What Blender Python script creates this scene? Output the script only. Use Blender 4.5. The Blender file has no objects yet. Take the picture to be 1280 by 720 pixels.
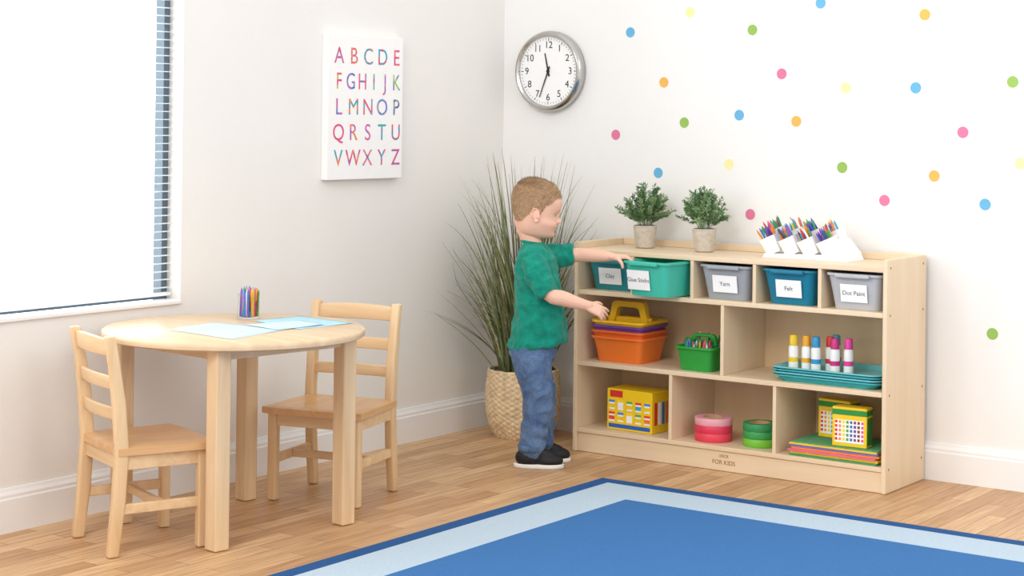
import bpy, bmesh, random
from math import *
from mathutils import Vector, Matrix, noise
random.seed(7)
SC=bpy.context.scene
COL=SC.collection
try:
    SC.view_settings.view_transform='Standard'; SC.view_settings.look='None'
except Exception: pass
ZOOM=None

def lin(c):
    c=c/255.0
    return c/12.92 if c<=.04045 else ((c+.055)/1.055)**2.4
def rgb(r,g,b): return (lin(r),lin(g),lin(b),1)

# ---------------- materials
def newmat(name):
    m=bpy.data.materials.new(name); m.use_nodes=True
    nt=m.node_tree; b=nt.nodes['Principled BSDF']
    return m,nt,b
MC={}
def plain(name,c,rough=.5,var=.06,scale=30,bump=0,metal=0,spec=.4,trans=0,sub=0,bscale=None):
    if name in MC: return MC[name]
    m,nt,b=newmat(name)
    col=rgb(*c)
    tc=nt.nodes.new('ShaderNodeTexCoord')
    n=nt.nodes.new('ShaderNodeTexNoise'); n.inputs['Scale'].default_value=scale; n.inputs['Detail'].default_value=4
    nt.links.new(tc.outputs['Object'],n.inputs['Vector'])
    r=nt.nodes.new('ShaderNodeValToRGB')
    r.color_ramp.elements[0].position=.3; r.color_ramp.elements[1].position=.7
    r.color_ramp.elements[0].color=tuple(max(0,v*(1-var)) for v in col[:3])+(1,)
    r.color_ramp.elements[1].color=tuple(min(1,v*(1+var)) for v in col[:3])+(1,)
    nt.links.new(n.outputs['Fac'],r.inputs['Fac']); nt.links.new(r.outputs['Color'],b.inputs['Base Color'])
    b.inputs['Roughness'].default_value=rough; b.inputs['Metallic'].default_value=metal
    b.inputs['Specular IOR Level'].default_value=spec
    if trans: b.inputs['Transmission Weight'].default_value=trans
    if sub:
        b.inputs['Subsurface Weight'].default_value=sub; b.inputs['Subsurface Radius'].default_value=(.01,.004,.002)
    if bump:
        bp=nt.nodes.new('ShaderNodeBump'); bp.inputs['Strength'].default_value=bump; bp.inputs['Distance'].default_value=.004
        if bscale:
            n2=nt.nodes.new('ShaderNodeTexNoise'); n2.inputs['Scale'].default_value=bscale; n2.inputs['Detail'].default_value=5
            nt.links.new(tc.outputs['Object'],n2.inputs['Vector']); nt.links.new(n2.outputs['Fac'],bp.inputs['Height'])
        else: nt.links.new(n.outputs['Fac'],bp.inputs['Height'])
        nt.links.new(bp.outputs['Normal'],b.inputs['Normal'])
    MC[name]=m; return m
def wood(name,c1,c2,stretch=(3,40,40),rough=.38,contrast=.5):
    if name in MC: return MC[name]
    m,nt,b=newmat(name)
    tc=nt.nodes.new('ShaderNodeTexCoord'); mp=nt.nodes.new('ShaderNodeMapping')
    mp.inputs['Scale'].default_value=stretch
    nt.links.new(tc.outputs['Object'],mp.inputs['Vector'])
    n=nt.nodes.new('ShaderNodeTexNoise'); n.inputs['Scale'].default_value=1; n.inputs['Detail'].default_value=6; n.inputs['Distortion'].default_value=.6
    nt.links.new(mp.outputs['Vector'],n.inputs['Vector'])
    r=nt.nodes.new('ShaderNodeValToRGB'); e=r.color_ramp.elements
    e[0].position=.5-contrast/2; e[1].position=.5+contrast/2; e[0].color=rgb(*c2); e[1].color=rgb(*c1)
    nt.links.new(n.outputs['Fac'],r.inputs['Fac']); nt.links.new(r.outputs['Color'],b.inputs['Base Color'])
    b.inputs['Roughness'].default_value=rough; b.inputs['Specular IOR Level'].default_value=.35
    MC[name]=m; return m

# ---------------- object helpers
def link(o,parent=None):
    COL.objects.link(o)
    if parent: o.parent=parent
    return o
def empty(name,loc=(0,0,0),rz=0,parent=None):
    e=bpy.data.objects.new(name,None); e.empty_display_size=.05
    e.location=loc; e.rotation_euler=(0,0,rz); return link(e,parent)
def meshobj(name,verts,faces,mat,parent=None,smooth=False,mats=None,midx=None):
    me=bpy.data.meshes.new(name); me.from_pydata([tuple(v) for v in verts],[],faces)
    for mm in (mats or [mat]): me.materials.append(mm)
    if midx: me.polygons.foreach_set('material_index',midx)
    bm=bmesh.new(); bm.from_mesh(me); bmesh.ops.recalc_face_normals(bm,faces=bm.faces); bm.to_mesh(me); bm.free()
    if smooth: me.polygons.foreach_set('use_smooth',[True]*len(me.polygons))
    o=bpy.data.objects.new(name,me); return link(o,parent)
def bev(o,w,seg=2):
    m=o.modifiers.new('b','BEVEL'); m.width=w; m.segments=seg; m.limit_method='ANGLE'; m.angle_limit=radians(40)
    o.data.polygons.foreach_set('use_smooth',[True]*len(o.data.polygons))
    w2=o.modifiers.new('wn','WEIGHTED_NORMAL'); w2.keep_sharp=True
    return o
BF=[(0,1,2,3),(4,7,6,5),(0,4,5,1),(1,5,6,2),(2,6,7,3),(3,7,4,0)]
def box(name,x,y,z,mat,parent=None,b=.002,loc=None,rot=None):
    v=[(x[i],y[j],z[k]) for k in (0,1) for i,j in ((0,0),(1,0),(1,1),(0,1))]
    o=meshobj(name,v,BF,mat,parent)
    if b: bev(o,b)
    if loc: o.location=loc
    if rot: o.rotation_euler=rot
    return o
def boxes(name,lst,mat,parent=None,b=.0):
    V=[];F=[]
    for x,y,z in lst:
        k0=len(V); V+=[(x[i],y[j],z[k]) for k in (0,1) for i,j in ((0,0),(1,0),(1,1),(0,1))]
        F+=[tuple(k0+q for q in f) for f in BF]
    o=meshobj(name,V,F,mat,parent)
    if b: bev(o,b)
    return o
def loft_data(rings,cap=True):
    V=[];F=[];n=len(rings[0])
    for r in rings: V+=[Vector(p) for p in r]
    for i in range(len(rings)-1):
        for j in range(n):
            a=i*n+j;b_=i*n+(j+1)%n
            F.append((a,b_,b_+n,a+n))
    if cap:
        F.append(tuple(range(n))[::-1]); F.append(tuple((len(rings)-1)*n+j for j in range(n)))
    return V,F
def lathe(name,prof,mat,parent=None,seg=40,loc=(0,0,0),smooth=True,cap=True,axis='z'):
    rings=[]
    for r,z in prof:
        ring=[]
        for j in range(seg):
            a=2*pi*j/seg
            p=(r*cos(a),r*sin(a),z)
            if axis=='y': p=(r*cos(a),-z,r*sin(a))
            ring.append((p[0]+loc[0],p[1]+loc[1],p[2]+loc[2]))
        rings.append(ring)
    V,F=loft_data(rings,cap); o=meshobj(name,V,F,mat,parent,smooth)
    if smooth:
        m=o.modifiers.new('es','EDGE_SPLIT'); m.split_angle=radians(45)
    return o
def catmull(P,sub):
    out=[]
    n=len(P)
    for i in range(n-1):
        p0=P[max(i-1,0)];p1=P[i];p2=P[i+1];p3=P[min(i+2,n-1)]
        for s in range(sub):
            t=s/sub
            out.append([.5*((2*b)+(-a+c)*t+(2*a-5*b+4*c-d)*t*t+(-a+3*b-3*c+d)*t**3) for a,b,c,d in zip(p0,p1,p2,p3)])
    out.append(list(P[-1])); return out
def tube_data(P,seg=12,sub=4,round_ends=True,up=Vector((0,0,1))):
    P=[list(p) if len(p)==5 else list(p)+[p[3]] for p in P]
    Q=catmull(P,sub) if sub>1 else P
    pts=[Vector(q[:3]) for q in Q]; rings=[]
    n=len(pts)
    def frame(i):
        t=(pts[min(i+1,n-1)]-pts[max(i-1,0)])
        if t.length<1e-9: t=Vector((0,0,1))
        t.normalize()
        u=up if abs(t.dot(up))<.95 else Vector((1,0,0))
        s=t.cross(u).normalized(); w=s.cross(t).normalized()
        return t,s,w
    def ring(c,s,w,ra,rb): return [c+s*(ra*cos(2*pi*j/seg))+w*(rb*sin(2*pi*j/seg)) for j in range(seg)]
    t,s,w=frame(0)
    if round_ends:
        for a in (80,55,30):
            k=cos(radians(a)); rr=min(Q[0][3],Q[0][4])
            rings.append(ring(pts[0]-t*rr*sin(radians(a)),s,w,Q[0][3]*k,Q[0][4]*k))
    for i in range(n):
        t,s,w=frame(i); rings.append(ring(pts[i],s,w,max(Q[i][3],1e-5),max(Q[i][4],1e-5)))
    if round_ends:
        t,s,w=frame(n-1)
        for a in (30,55,80):
            k=cos(radians(a)); rr=min(Q[-1][3],Q[-1][4])
            rings.append(ring(pts[-1]+t*rr*sin(radians(a)),s,w,Q[-1][3]*k,Q[-1][4]*k))
    return loft_data(rings)
def tube(name,P,mat,parent=None,seg=12,sub=4,round_ends=True,up=Vector((0,0,1))):
    V,F=tube_data(P,seg,sub,round_ends,up); return meshobj(name,V,F,mat,parent,True)
def ell_data(c,r,rot=None,seg=20):
    rings=[];c=Vector(c)
    for i in range(1,seg//2+4):
        a=-pi/2+pi*i/(seg//2+4)
        rings.append([c+((rot@Vector((r[0]*cos(a)*cos(2*pi*j/seg),r[1]*cos(a)*sin(2*pi*j/seg),r[2]*sin(a)))) if rot else Vector((r[0]*cos(a)*cos(2*pi*j/seg),r[1]*cos(a)*sin(2*pi*j/seg),r[2]*sin(a)))) for j in range(seg)])
    return loft_data(rings)
def merge(datas):
    V=[];F=[]
    for v,f in datas:
        k=len(V); V+=list(v); F+=[tuple(k+q for q in ff) for ff in f]
    return V,F
def blob(name,datas,voxel,mat,parent=None,smooth=4):
    V,F=merge(datas); o=meshobj(name,V,F,mat,parent,True)
    m=o.modifiers.new('r','REMESH'); m.mode='VOXEL'; m.voxel_size=voxel; m.use_smooth_shade=True
    if smooth:
        s=o.modifiers.new('s','SMOOTH'); s.factor=.5; s.iterations=smooth
    return o
def text(name,s,size,mat,parent,loc,rot,ext=.0002,align='CENTER',sx=1):
    cu=bpy.data.curves.new(name,'FONT'); cu.body=s; cu.size=size; cu.align_x=align; cu.align_y='CENTER'; cu.extrude=ext
    cu.materials.append(mat)
    o=bpy.data.objects.new(name,cu); o.location=loc; o.rotation_euler=rot; o.scale=(sx,1,1); return link(o,parent)
def rrect(w,d,r,n=5):
    P=[]
    for cx,cy,a0 in ((w/2-r,d/2-r,0),(-w/2+r,d/2-r,90),(-w/2+r,-d/2+r,180),(w/2-r,-d/2+r,270)):
        for i in range(n+1):
            a=radians(a0+90*i/n); P.append((cx+r*cos(a),cy+r*sin(a)))
    return P
def tub(name,w,d,h,mat,parent,loc=(0,0,0),rz=0,taper=.86,wall=.003,rim=.008,r=.02,rimh=.008):
    """open tapered bin with a rolled rim"""
    prof=[(taper,0,0),((1+taper)/2,h*.5,0),(1,h-rimh,0),(1,h-rimh,rim),(1,h,rim),(1,h,-wall),((1+taper)/2,h*.5,-wall),(taper,wall,-wall)]
    rings=[]
    for s,z,o_ in prof:
        P=rrect(w*s+2*o_,d*s+2*o_,r+max(o_,0)); rings.append([(p[0],p[1],z) for p in P])
    V,F=loft_data(rings); o=meshobj(name,V,F,mat,parent,True)
    m=o.modifiers.new('es','EDGE_SPLIT'); m.split_angle=radians(50)
    o.location=loc; o.rotation_euler=(0,0,rz); return o

# ---------------- camera
CP=Vector((4.1766,-5.7903,1.2177)); yaw,pit,rol=-0.6202,0.0044,0.0119
Fw=Vector((sin(yaw)*cos(pit),cos(yaw)*cos(pit),sin(pit))); R0=Vector((cos(yaw),-sin(yaw),0)); U0=R0.cross(Fw)
R=R0*cos(rol)+U0*sin(rol); U=-R0*sin(rol)+U0*cos(rol)
cd=bpy.data.cameras.new('camera'); cd.sensor_width=36; cd.lens=2235.9/1280*36; cd.shift_y=-225.1/1280
if ZOOM:
    zk,zx,zy=ZOOM; cd.lens*=zk; cd.shift_x=zk*(zx-640)/1280; cd.shift_y=zk*(cd.shift_y+(360-zy)/1280)
cam=link(bpy.data.objects.new('camera',cd))
M=Matrix((R,U,-Fw)).transposed().to_4x4(); M.translation=CP; cam.matrix_world=M
SC.camera=cam

# ---------------- world & light (bright overcast daylight low on the window side)
w=bpy.data.worlds.new('world'); SC.world=w; w.use_nodes=True
nt=w.node_tree; bg=nt.nodes['Background']; bg.inputs[0].default_value=(1,.998,.992,1)
tc=nt.nodes.new('ShaderNodeTexCoord'); sp=nt.nodes.new('ShaderNodeSeparateXYZ'); nt.links.new(tc.outputs['Generated'],sp.inputs[0])
mr=nt.nodes.new('ShaderNodeMapRange'); mr.inputs['From Min'].default_value=-.35; mr.inputs['From Max'].default_value=-.15
mr.inputs['To Min'].default_value=5.0; mr.inputs['To Max'].default_value=1.12; nt.links.new(sp.outputs['X'],mr.inputs['Value'])
mr2=nt.nodes.new('ShaderNodeMapRange'); mr2.inputs['From Min'].default_value=.5; mr2.inputs['From Max'].default_value=.65
mr2.inputs['To Min'].default_value=0; mr2.inputs['To Max'].default_value=1; nt.links.new(sp.outputs['Z'],mr2.inputs['Value'])
mx=nt.nodes.new('ShaderNodeMix'); nt.links.new(mr2.outputs['Result'],mx.inputs[0]); nt.links.new(mr.outputs['Result'],mx.inputs[2]); mx.inputs[3].default_value=1.12
nt.links.new(mx.outputs[0],bg.inputs['Strength'])
def area(name,loc,target,size,power,col=(1,1,1)):
    l=bpy.data.lights.new(name,'AREA'); l.shape='SQUARE'; l.size=size; l.energy=power; l.color=col
    o=link(bpy.data.objects.new(name,l)); o.location=loc
    o.rotation_euler=(Vector(target)-Vector(loc)).to_track_quat('-Z','Y').to_euler(); return o
area('added_key_light',(1.8,-5.2,3.3),(1.0,-.6,.5),1.5,72,(1,.985,.96))  # unseen area light added as soft key from above and in front
area('added_fill_light',(5.2,-2.8,2.8),(.2,-1.6,.9),1.8,24,(1,.99,.97))  # unseen fill light added on the right to brighten the left wall

# ---------------- room
wallL=plain('paint_left',(236,233,228),.85,.012,3,bump=.12,bscale=160,spec=.15)
wallB=plain('paint_back',(240,239,237),.85,.012,3,bump=.12,bscale=160,spec=.15)
trim=plain('trim_white',(240,240,240),.35,.01,5)
WY0,WY1,WZ0,WZ1=-3.3,-1.752,.605,2.15
boxes('wall_left',[((-.12,0),(WY1,.12),(0,2.7)),((-.12,0),(-4.6,WY1),(0,WZ0)),((-.12,0),(-4.6,WY1),(WZ1,2.7)),((-.12,0),(-4.6,WY0),(WZ0,WZ1))],wallL)
boxes('wall_back',[((0,4.2),(0,.12),(0,2.7))],wallB)
def floormat():
    m,nt,b=newmat('oak_strip_floor'); L=nt.links.new; N=nt.nodes.new
    tc=N('ShaderNodeTexCoord'); mp=N('ShaderNodeMapping'); mp.inputs['Rotation'].default_value=(0,0,radians(90))
    L(tc.outputs['Object'],mp.inputs['Vector'])
    br=N('ShaderNodeTexBrick'); br.offset=.37; br.offset_frequency=2
    br.inputs['Scale'].default_value=1; br.inputs['Brick Width'].default_value=.42; br.inputs['Row Height'].default_value=.062
    br.inputs['Mortar Size'].default_value=.0012; br.inputs['Mortar Smooth'].default_value=.3; br.inputs['Bias'].default_value=0
    br.inputs['Color1'].default_value=rgb(226,188,144); br.inputs['Color2'].default_value=rgb(192,148,106); br.inputs['Mortar'].default_value=rgb(144,104,72)
    L(mp.outputs['Vector'],br.inputs['Vector'])
    mp2=N('ShaderNodeMapping'); mp2.inputs['Scale'].default_value=(45,3,1); L(tc.outputs['Object'],mp2.inputs['Vector'])
    n=N('ShaderNodeTexNoise'); n.inputs['Scale'].default_value=1.5; n.inputs['Detail'].default_value=7; n.inputs['Distortion'].default_value=.8
    L(mp2.outputs['Vector'],n.inputs['Vector'])
    r=N('ShaderNodeValToRGB'); r.color_ramp.elements[0].position=.3; r.color_ramp.elements[1].position=.65
    r.color_ramp.elements[0].color=(.66,.58,.50,1); r.color_ramp.elements[1].color=(1,1,1,1); L(n.outputs['Fac'],r.inputs['Fac'])
    mx=N('ShaderNodeMix'); mx.data_type='RGBA'; mx.blend_type='MULTIPLY'; mx.inputs[0].default_value=.8
    L(br.outputs['Color'],mx.inputs[6]); L(r.outputs['Color'],mx.inputs[7]); L(mx.outputs[2],b.inputs['Base Color'])
    b.inputs['Roughness'].default_value=.42; b.inputs['Specular IOR Level'].default_value=.35
    return m
box('floor',(-.12,4.6),(-6.6,.12),(-.05,0),floormat(),b=0)
def baseboard(name,along,a,b_):
    prof=[(0,0),(.016,0),(.016,.095),(.013,.1),(.013,.108),(.008,.118),(.006,.126),(0,.126)]
    V=[];n=len(prof)
    for t in (a,b_):
        for d,z in prof: V.append((d,t,z) if along=='y' else (t,-d,z))
    F=[(i,(i+1)%n,n+(i+1)%n,n+i) for i in range(n)]+[tuple(range(n)),tuple(range(n,2*n))]
    return meshobj(name,V,F,trim)
baseboard('baseboard_left','y',-4.6,-.0); baseboard('baseboard_back','x',.016,4.2)
# window
win=empty('window_1')
frm=plain('window_frame_grey',(92,112,126),.5,.03)
boxes('frame',[((-.1,-.062),(WY1-.025,WY1-.001),(WZ0,WZ1)),((-.1,-.062),(WY0+.001,WY0+.025),(WZ0,WZ1)),((-.1,-.062),(WY0+.025,WY1-.025),(WZ0+.014,WZ0+.026)),((-.1,-.062),(WY0+.025,WY1-.025),(WZ1-.04,WZ1))],frm,win)
slat,nts,bs=newmat('blind_white'); bs.inputs['Base Color'].default_value=rgb(248,248,248); bs.inputs['Roughness'].default_value=.5
tr_=nts.nodes.new('ShaderNodeBsdfTranslucent'); tr_.inputs[0].default_value=rgb(250,250,250); ms=nts.nodes.new('ShaderNodeMixShader'); ms.inputs[0].default_value=.5
nts.links.new(bs.outputs[0],ms.inputs[1]); nts.links.new(tr_.outputs[0],ms.inputs[2]); nts.links.new(ms.outputs[0],nts.nodes['Material Output'].inputs[0])
V=[];F=[]
z=WZ0+.052
while z<WZ1-.06:
    k=len(V); ya,yb=WY0+.012,WY1-.010
    V+=[(-.055,ya,z),(-.0425,ya,z+.0018),(-.030,ya,z),(-.055,yb,z),(-.0425,yb,z+.0018),(-.030,yb,z)]
    F+=[(k,k+1,k+4,k+3),(k+1,k+2,k+5,k+4)]; z+=.0255
o=meshobj('blind_slats',V,F,slat,win,True); o.modifiers.new('s','SOLIDIFY').thickness=.0012
boxes('blind_rails',[((-.052,-.034),(WY0+.012,WY1-.010),(WZ0+.026,WZ0+.036)),((-.06,-.02),(WY0+.012,WY1-.010),(WZ1-.045,WZ1-.002))],slat,win)
boxes('sill',[((-.06,.008),(WY0+.001,WY1-.001),(WZ0,WZ0+.014))],trim,win,b=.003)

# rug
def rugm(n,c): return plain(n,c,.95,.16,420,bump=.5,spec=.05)
rug=empty('area_rug')
X0,Y0,X1,Y1=.95,-.725,3.95,-4.6
def frame_rects(x0,y0,x1,y1,wd):
    return [((x0,x1),(y0-wd,y0),None),((x0,x1),(y1,y1+wd),None),((x0,x0+wd),(y1+wd,y0-wd),None),((x1-wd,x1),(y1+wd,y0-wd),None)]
Z=(0.0005,.009)
boxes('outer_band',[(a,b_,Z) for a,b_,_ in frame_rects(X0,Y0,X1,Y1,.055)],rugm('rug_navy',(50,90,142)),rug)
boxes('pale_band',[(a,b_,Z) for a,b_,_ in frame_rects(X0+.055,Y0-.055,X1-.055,Y1+.055,.185)],rugm('rug_pale',(184,202,216)),rug)
box('centre_field',(X0+.24,X1-.24),(Y1+.24,Y0-.24),Z,rugm('rug_blue',(68,116,172)),rug,b=0)

# dots
dots=[(.85,1.61,'y'),(1.77,1.58,'a'),(1.38,1.63,'b'),(1.11,1.54,'g'),(.59,1.54,'b'),(1.90,1.50,'l'),(.74,1.35,'a'),(1.23,1.38,'p'),(1.74,1.33,'b'),(1.48,1.33,'y'),(2.08,1.35,'g'),(1.06,1.23,'b'),(.83,1.20,'g'),(1.29,1.21,'a'),(1.91,1.18,'p'),(.53,1.15,'p'),(1.02,1.05,'y'),(.72,1.01,'b'),(1.47,1.05,'g'),(1.81,1.03,'a'),(1.63,.94,'p'),(1.11,.87,'p'),(1.99,.94,'b'),(2.11,1.08,'y'),(2.02,.51,'g'),(1.54,1.50,'l'),(1.58,1.19,'l'),(2.35,1.2,'p'),(2.4,.8,'b'),(2.3,1.5,'a')]
dc={'y':(246,234,168),'a':(236,182,88),'b':(104,178,218),'g':(150,188,90),'p':(224,122,160),'l':(240,230,230)}
de=empty('polka_dot_wall_decals')
for k,c in dc.items():
    D=[]
    for x,z_,q in dots:
        if q==k:
            rr=[[(x+.0195*cos(2*pi*j/28),yy,z_+.0195*sin(2*pi*j/28)) for j in range(28)] for yy in (-.0003,-.0012)]
            D.append(loft_data(rr))
    V,F=merge(D); meshobj('decals_'+k,V,F,plain('decal_'+k,c,.7,.02),de)

# ---------------- canvas poster
cv=empty('alphabet_canvas',(0.0005,-1.088,.985))
box('canvas',(0,.028),(0,.413),(0,.513),plain('canvas_white',(246,245,243),.8,.01,bump=.1,bscale=600),cv,b=.002)
rows=['ABCDE','FGHIJK','LMNOP','QRSTU','VWXYZ']
seqc=[(222,70,120),(235,90,110),(70,150,200),(60,160,190),(235,110,120),(225,75,130),(170,110,190),(60,150,190),(90,190,150),(150,110,190),(160,200,90),(215,90,160),(240,140,70),(230,90,120),(100,120,200),(90,100,170),(225,80,130),(238,130,80),(180,110,190),(60,170,170),(235,90,120),(50,165,180),(190,80,160),(235,110,150),(80,170,200),(215,70,140)]
def letterink(i):
    m,nt,b=newmat('letter_print_%d'%i); L=nt.links.new; N=nt.nodes.new
    tc=N('ShaderNodeTexCoord'); mp=N('ShaderNodeMapping'); mp.inputs['Rotation'].default_value=(0,0,i*.9); mp.inputs['Location'].default_value=(i*.3,0,0)
    L(tc.outputs['Object'],mp.inputs['Vector']); wv=N('ShaderNodeTexWave'); wv.inputs['Scale'].default_value=9; wv.inputs['Distortion'].default_value=1.5
    L(mp.outputs['Vector'],wv.inputs['Vector']); r=N('ShaderNodeValToRGB'); r.color_ramp.interpolation='CONSTANT'
    e=r.color_ramp.elements; e[0].color=rgb(*seqc[i%26]); e[1].position=.45; e[1].color=rgb(*seqc[(i*7+3)%26]); e2=e.new(.72); e2.color=rgb(*seqc[(i*5+11)%26])
    L(wv.outputs['Fac'],r.inputs['Fac']); L(r.outputs['Color'],b.inputs['Base Color']); b.inputs['Roughness'].default_value=.7; return m
k=0
for i,rw in enumerate(rows):
    n=len(rw); zc=.436-.0905*i
    for j,ch in enumerate(rw):
        yy=.058+(.375-.058)*j/(n-1) if n>1 else 0
        text('letter_'+ch,ch,.083,letterink(k),cv,(.0285,yy,zc),(pi/2,0,pi/2),sx=.95 if n==5 else .85); k+=1

# ---------------- clock
ck=empty('wall_clock',(.237,-.001,1.393))
steel=plain('brushed_steel',(190,188,184),.22,.05,metal=1)
lathe('rim',[(.0,0),(.150,0),(.157,.008),(.158,.028),(.153,.040),(.144,.045),(.136,.041),(.134,.03),(.0,.03)],steel,ck,64,axis='y')
lathe('face',[(0,.0305),(.1345,.0305),(.1345,.032),(0,.032)],plain('clock_face',(246,246,246),.5,.01),ck,64,axis='y')
blk=plain('black_ink',(22,22,24),.5,.02)
for h in range(1,13):
    a=radians(90-30*h); text('numeral_%d'%h,str(h),.038,blk,ck,(.102*cos(a),-.0325,.102*sin(a)),(pi/2,0,0))
tk=[]
for i in range(60):
    a=2*pi*i/60; L=.009 if i%5 else .012; wd=.0006 if i%5 else .0014
    d=Vector((cos(a),0,sin(a))); s=Vector((-sin(a),0,cos(a)))
    q=[d*(.130)+s*wd,d*.130-s*wd,d*(.130-L)-s*wd,d*(.130-L)+s*wd]
    tk.append(([v+Vector((0,-.0328,0)) for v in q],[(0,1,2,3)]))
V,F=merge(tk); meshobj('minute_ticks',V,F,blk,ck)
def hand_(name,deg,L,wd,y):
    a=radians(90-deg); d=Vector((cos(a),0,sin(a))); s=Vector((-sin(a),0,cos(a)))
    r=[[-d*.02+s*wd+Vector((0,yy,0)),-d*.02-s*wd+Vector((0,yy,0)),d*L-s*wd*.6+Vector((0,yy,0)),d*L+s*wd*.6+Vector((0,yy,0))] for yy in (y,y-.001)]
    V,F=loft_data(r); meshobj(name,V,F,blk,ck)
hand_('hour_hand',347,.072,.0036,-.034); hand_('minute_hand',201,.108,.0028,-.0355)
lathe('hub',[(0,.033),(.006,.033),(.006,.039),(0,.039)],blk,ck,20,axis='y')

# ---------------- shelf
bV=wood('birch_v',(236,216,186),(226,202,168),(14,14,1.6))
bH=wood('birch_h',(236,216,186),(226,200,166),(1.6,14,14))
bI=wood('birch_back',(234,208,172),(222,194,154),(9,9,1.4))
sx0,sx1,sy0,sy1=.575,1.795,-.345,-.022
sh=empty('storage_shelf_unit')
th=.016
for n,xx in (('side_panel_1',(sx0,sx0+th)),('side_panel_2',(sx1-th,sx1))):
    box(n,xx,(sy0,sy1),(.001,.762),bV,sh,.003)
xi=(sx0+th,sx1-th)
box('top_board',xi,(sy0+.004,sy1),(.720,.737),bH,sh,.002)
box('top_lip',xi,(sy1-.012,sy1),(.737,.762),bH,sh,.002)
box('upper_shelf',xi,(sy0+.004,sy1-.01),(.572,.589),bH,sh,.002)
box('middle_shelf',xi,(sy0+.004,sy1-.01),(.313,.330),bH,sh,.002)
box('bottom_shelf',xi,(sy0+.004,sy1-.01),(.070,.086),bH,sh,.002)
box('toe_board',xi,(sy0+.010,sy0+.026),(.001,.069),bH,sh,.002)
box('back_panel',xi,(sy1-.009,sy1-.002),(.02,.737),bI,sh,0)
W=sx1-sx0
for i in range(1,5):
    c=sx0+W*i/5; box('upper_divider_%d'%i,(c-.0065,c+.0065),(sy0+.006,sy1-.01),(.589,.720),bV,sh,.001)
c=(sx0+sx1)/2; box('middle_divider',(c-.0065,c+.0065),(sy0+.006,sy1-.01),(.33,.572),bV,sh,.001)
for i in (1,2):
    c=sx0+W*i/3; box('lower_divider_%d'%i,(c-.0065,c+.0065),(sy0+.006,sy1-.01),(.086,.313),bV,sh,.001)
scr=plain('screw_brass',(170,140,95),.35,.05,metal=.6)
for i,(yy,zz) in enumerate([(-.32,.735),(-.05,.735),(-.32,.58),(-.05,.58),(-.32,.32),(-.05,.32),(-.32,.078),(-.05,.078)]):
    V,F=tube_data([(sx1-.001,yy,zz,.0045),(sx1+.0008,yy,zz,.0045)],14,1,False); meshobj('screw_%d'%i,V,F,scr,sh)
text('brand_stamp','FOR KIDS',.021,plain('burn_brown',(150,96,52),.6,.05),sh,(1.195,sy0+.0095,.03),(pi/2,0,0))
text('brand_stamp_upper','///ECR',.014,MC['burn_brown'],sh,(1.195,sy0+.0095,.052),(pi/2,0,0))

# ---------------- bins
labm=plain('label_white',(250,250,250),.6,.01); ink=plain('label_ink',(60,60,64),.6,.02)
def bin_(name,cx,fy,z,c,label,w_=.205,d_=.27,h_=.120,rz=0,lw=.095,lh=.06,ln=.0):
    e=empty(name,(cx,fy,z),rz)
    m=plain('plastic_%d_%d_%d'%c,c,.35,.03,12)
    tub('tub',w_-.016,d_-.016,h_,m,e,(0,d_/2,0),0,.84)
    box('front_handle',(-w_*.30,w_*.30),(-.009,.004),(h_-.014,h_-.001),m,e,.003)
    ty=.008+(1-.84)*(d_-.016)/2
    tilt=atan(((1-.84)*(d_-.016)/2)/h_)
    le=empty('label_holder',(ln,ty*.52-.0015,h_*.46),0,e); le.rotation_euler=(tilt,0,0)
    box('label',(-lw/2,lw/2),(-.0016,-.0004),(-lh/2,lh/2),labm,le,0)
    text('label_text',label,.021,ink,le,(0,-.0022,0),(pi/2,0,0),.0001)
    return e
zs=.5895
bin_('storage_bin',.703,-.315,zs,(40,140,148),'Clay',.205,.27,.112)
bin_('storage_bin',.934,-.452,zs+.003,(66,190,168),'Glue Sticks',.200,.27,.122,radians(-5),ln=-.03,lh=.07)
bin_('storage_bin',1.185,-.335,zs,(158,164,170),'Yarn')
bin_('storage_bin',1.429,-.335,zs,(18,120,150),'Felt')
bin_('storage_bin',1.667,-.335,zs,(184,186,190),'Dot Paint')

# ---------------- caddies
def caddy(name,cx,cy,z,w_,d_,h_,c):
    e=empty(name,(cx,cy,z)); m=plain('caddy_%d_%d_%d'%c,c,.38,.03,12)
    tub('tray',w_,d_,h_,m,e,(0,0,0),0,.86)
    return e
def arch(name,w_,z0,hh,th_,dp,mat,parent):
    """flat trapezoidal carry handle: outer and inner outlines in xz, extruded in y"""
    def ol(hw,tw_,h_,n=8):
        P=[(-hw,z0)]; r=min(.02,h_*.4)
        P+= [(-tw_-r*.3+ (r)*(1-cos(radians(90*i/n))) , z0+h_-r+r*sin(radians(90*i/n))) for i in range(n+1)]
        P+= [(-p[0],p[1]) for p in P[::-1]]
        return P
    A=ol(w_/2,w_/2*.72,hh); B=ol(w_/2-th_,w_/2*.72-th_,hh-th_)
    V=[];F=[];n=len(A)
    for y in (-dp/2,dp/2):
        V+=[(x,y,z_) for x,z_ in A]; V+=[(x,y,z_) for x,z_ in B]
    for i in range(n-1):
        F.append((i,i+1,n+i+1,n+i)); F.append((2*n+i,3*n+i,3*n+i+1,2*n+i+1))
        F.append((i,2*n+i,2*n+i+1,i+1)); F.append((n+i,n+i+1,3*n+i+1,3*n+i))
    F.append((0,n,3*n,2*n)); F.append((n-1,3*n-1,4*n-1,2*n-1))
    return bev(meshobj(name,V,F,mat,parent),.003)
ca=empty('stacked_art_caddies',(.735,-.215,.3305))
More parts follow.
